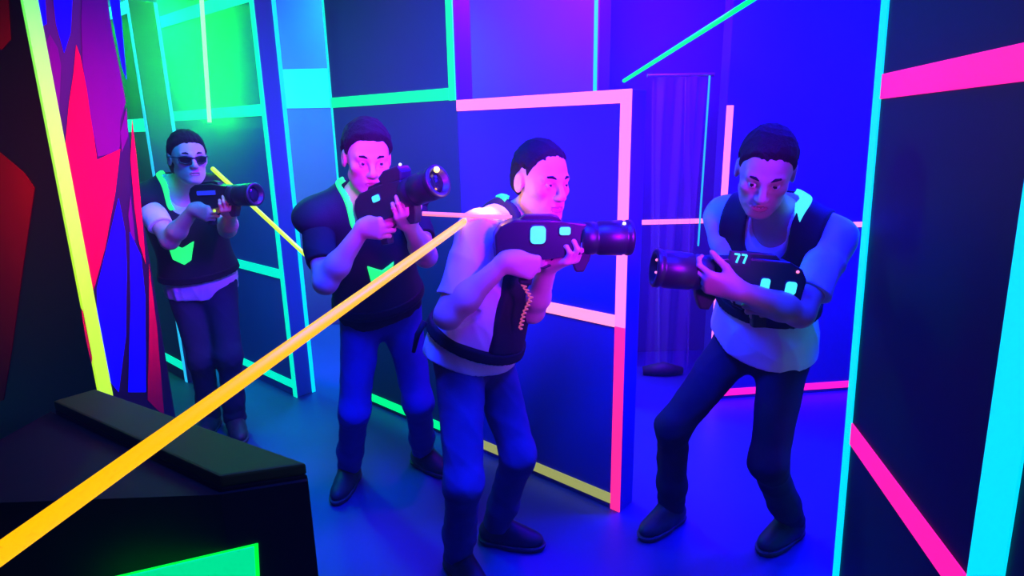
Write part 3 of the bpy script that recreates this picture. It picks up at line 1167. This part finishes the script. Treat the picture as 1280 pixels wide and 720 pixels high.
    def vest_field(t, cuts=True):
        F = Field()
        torso(F, t)
        if V.get('pads'):
            for s_, sg in (('R', 1), ('L', -1)):
                F.u(el(sh[s_] + up * .015 + rt * sg * .012, R, (.066 + t * .3, .080 + t * .3, .050 + t * .3)), .03)
        F.u(el(pel - up * .02, R, ((.200 if sp.get('flare') else .190) + .016 + (t - .038), (.152 if sp.get('flare') else .142) + .016 + (t - .038), .37)), .03)
        if cuts:
            F.cut(lambda P: -(L(P)[:, 2] - V['hem']), .006)
            F.s(neckhole(.082, V.get('drop', .06), V.get('fw', .09)), .008)
            if 'half' in V:
                F.cut(lambda P: np.abs(L(P)[:, 0]) - V['half'], .01)
            if 'open' in V:
                F.cut(lambda P: np.where(L(P)[:, 1] > -.01, V['open'](L(P)) - np.abs(L(P)[:, 0]), -1), .006)
        return F
    vo = field_obj('vest', vest_field(.038), 0.0055, M_VEST, root)
    vo['label'] = V['label']
    # waist strap
    F = Field()
    torso(F, .040)
    F.u(el(pel - up * .02, R, ((.200 if sp.get('flare') else .190) + .020, (.152 if sp.get('flare') else .142) + .020, .37)), .03)
    sz0 = V.get('belt', -.235)
    tl = V.get('tilt', 0)
    F.cut(lambda P: np.abs(L(P)[:, 2] - sz0 - tl * L(P)[:, 1]) - .019)
    field_obj('waist_strap', F, 0.0055, M_STRAP, vo)
    # lit collar: piping that follows the neckline
    for (a0, a1, wd) in V['collar']:
        F0 = vest_field(.0445, cuts=False)
        nh = neckhole(.082, V.get('drop', .06), V.get('fw', .09))[0]

        def piping(P, a0=a0, a1=a1, wd=wd):
            q = P - neckb
            an = np.degrees(np.arctan2(q @ rt, q @ fwd + .02))
            m = np.maximum(a0 - an, an - a1) * .0016
            return np.maximum(np.maximum(np.abs(nh(P) - wd * .3) - wd, m), -.09 - q @ up)
        F0.cut(piping)
        o = field_obj('collar_light', F0, 0.004, V['cmat'], vo)
        o['label'] = V['clabel']
    # lit chest badge: convex pieces in torso axes (x right, z up)
    for bi, pieces in enumerate(V.get('badges', [])):
        F0 = vest_field(.046, cuts=False)

        def badge(P, pieces=pieces):
            q = L(P)
            best = np.full(len(P), 9.0)
            for poly in pieces:
                n = len(poly)
                area = sum(poly[i][0] * poly[(i + 1) % n][1] - poly[(i + 1) % n][0] * poly[i][1] for i in range(n))
                dd = np.full(len(P), -9.0)
                for i in range(n):
                    (x0, z0), (x1, z1) = poly[i], poly[(i + 1) % n]
                    ln = math.hypot(x1 - x0, z1 - z0)
                    nx, nz = (z1 - z0) / ln, -(x1 - x0) / ln
                    if area < 0:
                        nx, nz = -nx, -nz
                    dd = np.maximum(dd, (q[:, 0] - x0) * nx + (q[:, 2] - z0) * nz)
                best = np.minimum(best, dd)
            return np.maximum(best, .04 - q[:, 1])
        F0.cut(badge)
        o = field_obj('chest_badge', F0, 0.0045, V['bmat'], vo)
        o['label'] = V['blabel']
    return dict(root=root, chest=chest, R=R, neck=neckb, rt=rt, up=up, fwd=fwd, sh=sh, elb=elb, H=H, vest=vo)


# ------------------------------------------------------------------ phasers
def gun_frame(rear, toward, scale=1.0, roll=0.0):
    m = nrm(np.array(toward) - np.array(rear))
    z = nrm(Z - m * (Z @ m))
    y = np.cross(z, m)
    if roll:
        c, s = math.cos(roll), math.sin(roll)
        z, y = z * c + y * s, y * c - z * s
    o = np.array(rear) + m * .2 * scale
    M = Matrix(((m[0], y[0], z[0], o[0]), (m[1], y[1], z[1], o[1]), (m[2], y[2], z[2], o[2]), (0, 0, 0, 1))) @ Matrix.Scale(scale, 4)
    return dict(m=m, left=y, v=z, o=o, s=scale, M=M, at=lambda x, y_, z_: o + scale * (m * x + y * y_ + z * z_))


def phaser(G, label, extra):
    g = empty('laser_gun', G['o'], label, 'laser gun', 'laser tag guns', 'thing', mat=G['M'])
    P = lambda n, bm, m, sm=False, par=None: bm_obj(n, bm, m, par or g, smooth=sm, local=True)
    bm = bmesh.new()
    add_prism(bm, [(-.20, .018), (-.195, -.075), (-.15, -.10), (-.12, -.062), (-.02, -.062), (.05, -.052), (.10, -.05), (.10, .052), (.02, .058), (-.02, .066), (-.14, .066), (-.18, .048)], -.034, .034, .007)
    P('receiver', bm, M_BLACK)
    bm = bmesh.new()
    add_lathe(bm, [(.085, .046), (.095, .054), (.13, .056), (.134, .053), (.142, .053), (.146, .057), (.225, .059), (.232, .056), (.238, .056), (.244, .060), (.256, .060), (.260, .056), (.260, .044), (.235, .040)], 28)
    P('barrel', bm, M_BLACK, True)
    bm = bmesh.new()
    add_lathe(bm, [(.236, .039), (.242, .036), (.246, .020), (.247, .004)], 24)
    P('muzzle_lens', bm, extra.get('lens', pbr('dark_glass', (.01, .01, .02), .08, .6)), True)
    bm = bmesh.new()
    add_prism(bm, [(-.105, -.055), (-.06, -.055), (-.075, -.155), (-.118, -.15)], -.017, .017, .008)
    P('grip', bm, M_BLACK2)
    bm = bmesh.new()
    add_tube(bm, [(-.062, 0, -.058), (-.058, 0, -.088), (-.035, 0, -.098), (-.008, 0, -.088), (-.002, 0, -.058)], .005, 8)
    gd = P('trigger_guard', bm, M_BLACK, True)
    bm = bmesh.new()
    add_tube(bm, [(-.042, 0, -.058), (-.036, 0, -.072), (-.041, 0, -.086)], .004, 8)
    P('trigger', bm, M_BLACK2, True, gd)
    bm = bmesh.new()
    add_prism(bm, [(.05, -.046), (.125, -.046), (.118, -.075), (.10, -.112), (.072, -.112), (.06, -.075)], -.018, .018, .007)
    P('fore_grip', bm, M_BLACK2)
    bm = bmesh.new()
    add_prism(bm, [(-.12, .064), (.01, .062), (.02, .057), (.01, .074), (-.01, .080), (-.10, .080)], -.015, .015, .004)
    P('top_rail', bm, M_BLACK)
    if extra.get('sight'):
        bm = bmesh.new()
        add_prism(bm, [(.00, .05), (.10, .05), (.11, .085), (.10, .105), (.02, .108), (-.02, .09)], -.03, .03, .008)
        P('sight_housing', bm, M_BLACK)
    for (x, z, w, h, sd, nm, m, lb) in extra.get('lights', []):
        bm = bmesh.new()
        y0 = .0335 * sd
        r_ = min(w, h) * .28
        poly = []
        for cx, cz, a0 in ((x + w / 2 - r_, z + h / 2 - r_, 0), (x - w / 2 + r_, z + h / 2 - r_, 90), (x - w / 2 + r_, z - h / 2 + r_, 180), (x + w / 2 - r_, z - h / 2 + r_, 270)):
            for k in range(4):
                a = math.radians(a0 + k * 30)
                poly.append((cx + r_ * math.cos(a), cz + r_ * math.sin(a)))
        add_prism(bm, poly, min(y0, y0 + .004 * sd), max(y0, y0 + .004 * sd))
        dsp = P(nm, bm, m)
        dsp['label'] = lb
        bm = bmesh.new()
        # dark rim round the window
        a_, b_, dpt = [], [], y0 + .002 * sd
        outer = [(x + (px_ - x) * (1 + .008 / w), z + (pz_ - z) * (1 + .008 / h)) for px_, pz_ in poly]
        inn = [bm.verts.new((px_, dpt, pz_)) for px_, pz_ in poly]
        ou = [bm.verts.new((px_, dpt, pz_)) for px_, pz_ in outer]
        bk = [bm.verts.new((px_, y0 - .001 * sd, pz_)) for px_, pz_ in outer]
        for i in range(len(poly)):
            j = (i + 1) % len(poly)
            bm.faces.new((inn[i], inn[j], ou[j], ou[i]))
            bm.faces.new((ou[i], ou[j], bk[j], bk[i]))
        P('window_rim', bm, M_BLACK2, True, dsp)
    for (p, r_, m, nm, lb) in extra.get('dots', []):
        bm = bmesh.new()
        bmesh.ops.create_uvsphere(bm, u_segments=12, v_segments=8, radius=r_, matrix=Matrix.Translation(p))
        o = P(nm, bm, m, True)
        o['label'] = lb
    if 'digits' in extra:
        # two seven-segment digits on the side of the raised rail
        x0, z0, sd, txt = extra['digits']
        bm = bmesh.new()
        add_prism(bm, [(x0 - .055, z0 - .012), (x0 + .012, z0 - .012), (x0 + .012, z0 + .034), (x0 - .055, z0 + .034)], .02, .0345, .003)
        P('score_window', bm, M_BLACK2)
        bm = bmesh.new()
        y0 = .036 * sd
        for i, ch in enumerate(txt):
            # reading direction runs towards the viewer's right on that side
            ox = x0 - sd * -1 * 0 + (-1 if sd > 0 else 1) * 0
            xs = lambda u: x0 + (-u if sd > 0 else u) if False else x0 + u * (1 if sd < 0 else -1)
            u0 = i * .022
            segs = {'7': [((0, .026), (.015, .026)), ((.015, .026), (.010, 0))]}[ch]
            for (a, b_) in segs:
                add_tube(bm, [(xs(u0 + a[0]), y0, z0 + a[1]), (xs(u0 + b_[0]), y0, z0 + b_[1])], .0032, 6)
        o = P('score_digits', bm, G_LED)
        o['label'] = 'glowing cyan digits'
    return g


def gun_px(rx, ry, rY, mx, my, scale=1.0, near=True):
    """a gun whose rear and muzzle fall on two photograph points, the muzzle nearer or farther than the rear"""
    rear = at(rx, ry, rY)
    best = None
    for Y in np.linspace(rY - .46 * scale, rY, 300) if near else np.linspace(rY, rY + .46 * scale, 300):
        e = abs(np.linalg.norm(at(mx, my, Y) - rear) - .46 * scale)
        if best is None or e < best[0]:
            best = (e, Y)
    return gun_frame(rear, at(mx, my, best[1]), scale)


def grips(G, who='x', left_d=None, left_n=None, left_at=None, right_at=(-.088, 0, -.085)):
    m, l, v = G['m'], G['left'], G['v']
    r = -l
    R_d = nrm(m * .93 - v * .25 + r * .0)
    R_n = nrm(l)
    gR = G['at'](*right_at)
    wR_ = gR - R_d * .075 - R_n * .034 + v * .0
    L_d = nrm(r * .62 + m * .62 + v * .25) if left_d is None else nrm(r * left_d[0] + m * left_d[1] + v * left_d[2])
    L_n = nrm(v) if left_n is None else nrm(r * left_n[0] + m * left_n[1] + v * left_n[2])
    gL = G['at'](*(left_at or (.045, 0, -.055)))
    wL = gL - L_d * .07 - L_n * .020
    return ({'R': wR_, 'L': wL}, {'R': dict(d=R_d, n=R_n, curl=(58, 78, 50)), 'L': dict(d=L_d, n=L_n, curl=(40, 62, 40))})


def shield(cx, cz, w, h):
    return [[(cx - w, cz + h * .8), (cx, cz + h * .35), (cx + w * .15, cz - h), (cx - w * .45, cz - h * .7)],
            [(cx, cz + h * .35), (cx + w, cz + h), (cx + w * .9, cz - h * .5), (cx + w * .15, cz - h)]]


def ankle(x, y):
    return fl(x, y) + Z * .09

# ================================================================== P3: lavender shirt, side on, gun level
G3 = gun_frame(at(617, 299, 1.90), at(788, 297, 1.95), .96)
w3, h3 = grips(G3)
W3 = person(dict(
    label='person in a pale lavender T-shirt, side on, aiming a gun level',
    seed=3, face=(.80, -.60, -.05), hipface=(.85, -.5, 0), pel=at(592, 432, 2.14), neck=at(643, 277, 2.14), head=at(676, 226, 2.08),
    look=(.57, -.80, -.15), gaze=(.8, -.6, 0), hup=(.05, 0, 1), hs=1.06, smile=.6, hair=.007, hairline=.012, bow=-.015,
    wrist=w3, hand=h3, elbow={'R': at(520, 400, 1.95), 'L': at(650, 430, 2.25)},
    ankle={'R': ankle(574, 716), 'L': ankle(622, 678)}, knee={'R': at(592, 572, 1.6), 'L': at(690, 545, 1.9)},
    toe={'R': (.55, -.8, 0), 'L': (.95, -.25, 0)}, shirt=M_TEE, legs=M_JEAN2, cuff=.80, hem=-.34, flare=True, loose=.020,
    vest=dict(label='black game vest', hem=-.26, half=.095, belt=-.25, tilt=-.15, drop=.07,
              collar=[(75, 150, .012)], cmat=G_LOGO, clabel='green glowing collar light', cr=.010)))
bm = bmesh.new()
pts = [at(531, 402, 1.98), at(522, 418, 1.97), at(517, 440, 1.98)]
add_tube(bm, pts, [.012, .010, .007], 8)
bm_obj('strap_tail', bm, M_STRAP, W3['vest'], smooth=True)
g = phaser(G3, 'black laser gun with cyan lit windows held level by the lavender-shirted player', dict(
    lights=[(-.06, .018, .050, .058, -1, 'display', G_LED, 'glowing cyan window'), (.028, .030, .036, .026, -1, 'status_window', G_LED, 'small cyan window'),
            (-.06, .018, .050, .058, 1, 'display', G_LED, 'glowing cyan window')],
    dots=[((.225, -.030, .052), .0055, G_WHITE, 'indicator_light', 'small white light')]))
bm = bmesh.new()
cp = [G3['at'](-.105, 0, -.148), at(664, 372, 1.93), at(655, 392, 1.95), at(650, 412, 1.99)]
cc = []
for i in range(60):
    u = i / 59 * 3
    k = min(int(u), 2)
    p = cp[k] + (cp[k + 1] - cp[k]) * (u - k)
    cc.append(p + np.array([math.cos(i * 1.3), math.sin(i * 1.3), 0]) * .006)
add_tube(bm, cc, .0032, 6)
o = bm_obj('coiled_cord', bm, glow('cord_pink_lit', (.9, .12, .3), .5), g, smooth=True)  # cord is no lamp; its pink highlight is put in as emission

# ================================================================== P4: leaning forward at the right
G4 = gun_px(1001, 354, 1.84, 812, 334, 1.0)
w4, h4 = grips(G4, left_d=(.15, .92, .12), left_n=(.80, -.05, .45), left_at=(.085, .048, -.008))
h4['L']['curl'] = (38, 50, 35)
W4 = person(dict(
    label='person in a white T-shirt and black harness leaning forward, pointing a gun to the left',
    seed=11, face=(-.62, -.70, -.1), hipface=(-.6, -.8, 0), pel=at(952, 425, 2.26), neck=at(972, 268, 2.08), head=at(957, 213, 1.95),
    look=(-.34, -.80, -.50), gaze=(-.5, -.8, -.35), hup=(-.06, -.45, 1), hs=1.05, smile=.7, hair=.010, skin=M_SKIN2, bow=-.02,
    wrist=w4, hand=h4, elbow={'R': at(893, 335, 2.35), 'L': at(1020, 420, 1.85)}, shw=.19,
    ankle={'R': ankle(838, 654), 'L': ankle(985, 672)}, knee={'R': at(800, 500, 2.1), 'L': at(930, 545, 1.9)},
    toe={'R': (-.75, -.6, 0), 'L': (-.80, -.55, 0)}, shirt=M_TEE, legs=M_NAVY, cuff=.72, hem=-.345, hemtilt=.18, loose=.020, flare=True,
    vest=dict(label='black harness vest open over the shirt', hem=-.16, half=.165, belt=-.14, tilt=-.05, pads=True, open=lambda q: .035 + .12 * np.clip(.12 - q[:, 2], 0, .3) * 0 + .03 * np.clip(q[:, 2] * 4, 0, 1),
              collar=[(-140, -45, .017)], cmat=G_LED, clabel='cyan glowing collar light', cr=.012)))
phaser(G4, 'black laser gun pointing left with cyan digits, held by the player leaning forward', dict(
    lights=[(-.075, -.008, .028, .036, 1, 'status_window', G_LED, 'glowing cyan window'), (-.155, -.012, .034, .040, 1, 'display', G_LED, 'larger cyan window')],
    digits=(.035, .048, 1, '77'),
    dots=[((.262, .030, .030), .004, G_PINK, 'indicator_light', 'small pink glint'), ((.262, .045, -.005), .004, G_PINK, 'indicator_light', 'small pink glint'), ((-.165, .036, .040), .005, G_PINK, 'indicator_light', 'small pink light')]))

# ================================================================== P2: black vest, blue jeans
G2 = gun_px(452, 266, 2.26, 549, 226, .92)
w2, h2 = grips(G2)
W2 = person(dict(
    label='person in black vest and bright blue jeans aiming a gun upward',
    seed=21, face=(.42, -.90, -.05), hipface=(.3, -.95, 0), pel=at(476, 385, 2.66), neck=at(452, 246, 2.46), head=at(459, 197, 2.37),
    look=(.36, -.88, -.25), gaze=(.5, -.85, -.1), hup=(.10, -.15, 1), hs=1.06, smile=.2, hair=.016, bow=.0,
    wrist=w2, hand=h2, elbow={'R': at(385, 345, 2.3), 'L': at(545, 350, 2.45)}, shw=.19,
    ankle={'R': ankle(438, 604), 'L': ankle(530, 583)}, knee={'R': at(450, 480, 2.2), 'L': at(530, 480, 2.2)},
    toe={'R': (-.1, -1, 0), 'L': (.75, -.6, 0)}, shirt=M_BTEE, legs=M_JEAN, cuff=.70, hem=-.36,
    vest=dict(label='black game vest', hem=-.30, belt=-.27, pads=True, drop=.05, fw=.085,
              collar=[(8, 125, .0085)], cmat=G_LOGO, clabel='green glowing collar light', cr=.010,
              badges=[shield(.0, -.075, .055, .055)], bmat=G_LOGO, blabel='glowing green chest badge')))
phaser(G2, 'black laser gun tilted upward with a bright yellow spark at its tip', dict(
    sight=True,
    lights=[(-.05, .022, .044, .024, -1, 'display', G_LED, 'small cyan display')],
    dots=[((.262, 0, .040), .011, G_WARM, 'muzzle_light', 'bright warm yellow light'), ((.09, 0, .110), .005, G_WHITE, 'indicator_light', 'small white light'), ((-.075, -.035, -.06), .006, G_LIME, 'indicator_light', 'small lime light')]))

# ================================================================== P1: glasses, far left
G1 = gun_px(243, 246, 2.98, 320, 243, .88)
w1, h1 = grips(G1)
W1 = person(dict(
    label='person in dark glasses and black vest, farthest left of the players',
    seed=31, face=(.55, -.82, -.05), hipface=(.3, -.95, 0), pel=at(252, 352, 3.32), neck=at(224, 232, 3.22), head=at(235, 197, 3.14),
    look=(.62, -.74, -.06), hup=(.02, 0, 1), hs=1.04, hair=.010, long=True, glasses=True, size=.97,
    wrist=w1, hand=h1, elbow={'R': at(180, 330, 3.1), 'L': at(295, 335, 3.1)}, shw=.165,
    ankle={'R': ankle(265, 536), 'L': ankle(296, 540)}, knee={'R': at(258, 440, 2.9), 'L': at(290, 440, 2.9)},
    toe={'R': (.1, -1, 0), 'L': (.5, -.85, 0)}, shirt=M_TEE, legs=M_NAVY, cuff=.66, hem=-.40, ankr=.062,
    vest=dict(label='black game vest', hem=-.29, belt=-.27, pads=True, drop=.06,
              collar=[(15, 120, .010)], cmat=G_LOGO, clabel='green glowing collar light', cr=.011,
              badges=[shield(.065, -.11, .060, .068)], bmat=G_LOGO, blabel='glowing green chest badge')))
phaser(G1, 'black laser gun with a lime glowing muzzle, held by the player in dark glasses', dict(
    lights=[(-.06, .02, .14, .022, -1, 'side_light', glow('deep_blue_led', (.02, .04, 1.0), .9), 'deep blue light bar')],
    dots=[((.238, -.032, .030), .010, G_LIME, 'muzzle_light', 'lime glow at the muzzle'), ((-.02, -.036, -.075), .008, G_LIME, 'indicator_light', 'small lime light')]))

# ------------------------------------------------------------------ laser beams
e_ = at(632, 243, 2.07)
beam('laser_beam', at(-70, 742, .50), at(600, 263, 2.12), .0115, G_AMBER, 'thick amber beam slanting up from the lower left corner')
beam('laser_beam', at(528, 267, 1.95), at(640, 272, 1.94), .007, G_ROSE, 'rose beam crossing level just behind the neck of the lavender-shirted player')
beam('laser_beam', at(266, 211, 3.30), at(392, 328, 2.62), .012, G_YELLOW, 'yellow-green beam running down past the gun of the player in glasses', .009)
beam('laser_beam', at(780, 101, 4.36), at(990, -32, 2.6), .012, G_BEAM, 'green beam high above the pink-framed wall, slanting up to the right')

# ------------------------------------------------------------------ a denser puff of haze round the neon tube
hz = bpy.data.materials.new('theatre_haze')
hz.use_nodes = True
nt = hz.node_tree
nt.nodes.remove(nt.nodes['Principled BSDF'])
vsn = nt.nodes.new('ShaderNodeVolumeScatter')
vsn.inputs['Anisotropy'].default_value = 0.0
tc = nt.nodes.new('ShaderNodeTexCoord')
ln = nt.nodes.new('ShaderNodeVectorMath'); ln.operation = 'LENGTH'
mr = nt.nodes.new('ShaderNodeMapRange')
mr.interpolation_type = 'SMOOTHSTEP'
mr.inputs['From Min'].default_value = 0.15; mr.inputs['From Max'].default_value = 1.0
mr.inputs['To Min'].default_value = PUFF; mr.inputs['To Max'].default_value = 0.0
nt.links.new(tc.outputs['Object'], ln.inputs[0])
nt.links.new(ln.outputs['Value'], mr.inputs['Value'])
nt.links.new(mr.outputs['Result'], vsn.inputs['Density'])
nt.links.new(vsn.outputs[0], nt.nodes['Material Output'].inputs['Volume'])
bm = bmesh.new()
bmesh.ops.create_icosphere(bm, subdivisions=4, radius=1.0)
hb = bm_obj('haze', bm, hz)
hb.location = (tb + Z * .25)
hb.scale = (.62, .55, .95)
hz2 = hz.copy()
for n_ in hz2.node_tree.nodes:
    if n_.type == 'MAP_RANGE':
        n_.inputs['To Min'].default_value = BACKPUFF
bm = bmesh.new()
bmesh.ops.create_icosphere(bm, subdivisions=4, radius=1.0)
hb2 = bm_obj('haze', bm, hz2)
hb2.location = (-2.0, 5.0, 1.3)
hb2.scale = (1.7, 1.15, 1.55)
tag(hb2, 'teal haze hanging between the far-left maze walls', 'haze', None, 'stuff')
tag(hb, 'puff of haze glowing green around the upright neon tube', 'haze', None, 'stuff')

# ------------------------------------------------------------------ flood lights, all out of view, with fills added for single spots
def area(name, loc, tgt, col, power, size, spread=180):
    l = bpy.data.lights.new(name, 'AREA')
    l.color = col
    l.energy = power
    l.size = size
    l.spread = math.radians(spread)
    o = bpy.data.objects.new(name, l)
    COL.objects.link(o)
    o.location = loc
    o.rotation_euler = (Vector(tgt) - Vector(loc)).to_track_quat('-Z', 'Y').to_euler()
    return o


BL = (.003, .001, 1.0)
area('blue_flood', (1.0, 1.2, 2.8), (1.0, 2.6, .4), BL, 170, .7, 150)
area('blue_flood', (1.6, 2.9, 2.8), (1.4, 3.2, 0), BL, 260, .6)
area('blue_flood', (2.6, 2.6, 2.6), (1.4, 4.3, 1.4), BL, 330, .6)
area('blue_flood', (-.1, 1.5, 2.8), (-.1, 3.0, .2), (.001, .012, 1.0), 140, .7, 110)
area('violet_flood', (.2, 3.0, 2.7), (-.3, 4.0, 1.9), (.26, .0, 1.0), 230, .6)
area('magenta_fill', (1.0, .5, 1.75), (.3, 2.1, 1.55), (.30, .0, .9), 13, .3, 42)  # added fill for the players' faces, no lamp seen there
area('magenta_fill', (-.05, .8, 1.9), (-.47, 2.4, 1.62), (.42, .0, .9), 4, .2, 34)  # second added fill, narrowed to one dark face
area('teal_flood', (-1.0, 4.9, 2.8), (-1.4, 5.3, 1.2), (.0, .32, .7), 260, .6)
area('teal_flood', (-3.2, 5.4, 2.7), (-2.4, 5.6, 1.2), (.0, .5, .6), 260, .5)
area('teal_flood', (-1.7, 2.9, 2.8), (-1.9, 3.7, .2), (.0, .25, .8), 8, .5, 110)
area('teal_flood', (-.9, 2.2, 2.8), (-1.0, 3.5, .9), (.0, .40, .5), 12, .5, 100)
area('blue_flood', (.95, 3.6, 2.75), (.9, 4.4, .9), (.04, .0, 1.0), 110, .4)
area('green_fill', (-2.45, 4.15, 2.8), (-2.6, 4.5, 1.6), (.0, 1.0, .02), 75, .3, 120)  # added to strengthen the neon tube's green on walls and haze
area('red_fill', (-1.1, .3, 2.2), (-1.8, 2.5, 1.4), (1.0, .08, .04), 2.2, .2, 34)  # weak lamp added to bring out the dark red flames
area('mural_fill', (.1, 1.25, 2.7), (-1.6, 2.2, 1.35), (.9, .02, .6), 5, .25, 32)  # added lamp standing in for the mural paint's fluorescence
pl = bpy.data.lights.new('beam_hit_glow', 'POINT')  # lamp without fixture, added for the orange glow where the beam ends
pl.color = (1.0, .35, .04); pl.energy = 1.2; pl.shadow_soft_size = .03
po = bpy.data.objects.new('beam_hit_glow', pl); COL.objects.link(po); po.location = at(606, 246, 1.98)

w = bpy.data.worlds.new('world')
scene.world = w
w.use_nodes = True
w.node_tree.nodes['Background'].inputs['Color'].default_value = (.01, .02, .2, 1)
w.node_tree.nodes['Background'].inputs['Strength'].default_value = 0.02
wv = w.node_tree.nodes.new('ShaderNodeVolumeScatter')
wv.inputs['Density'].default_value = HAZE
wv.inputs['Anisotropy'].default_value = 0.2
w.node_tree.links.new(wv.outputs[0], w.node_tree.nodes['World Output'].inputs['Volume'])
cy = scene.cycles
cy.max_bounces = 6
cy.diffuse_bounces = 3
cy.glossy_bounces = 3
cy.volume_bounces = 0
cy.transparent_max_bounces = 12
cy.use_denoising = True
cy.sample_clamp_indirect = 4.0
cy.caustics_reflective = False
cy.caustics_refractive = False
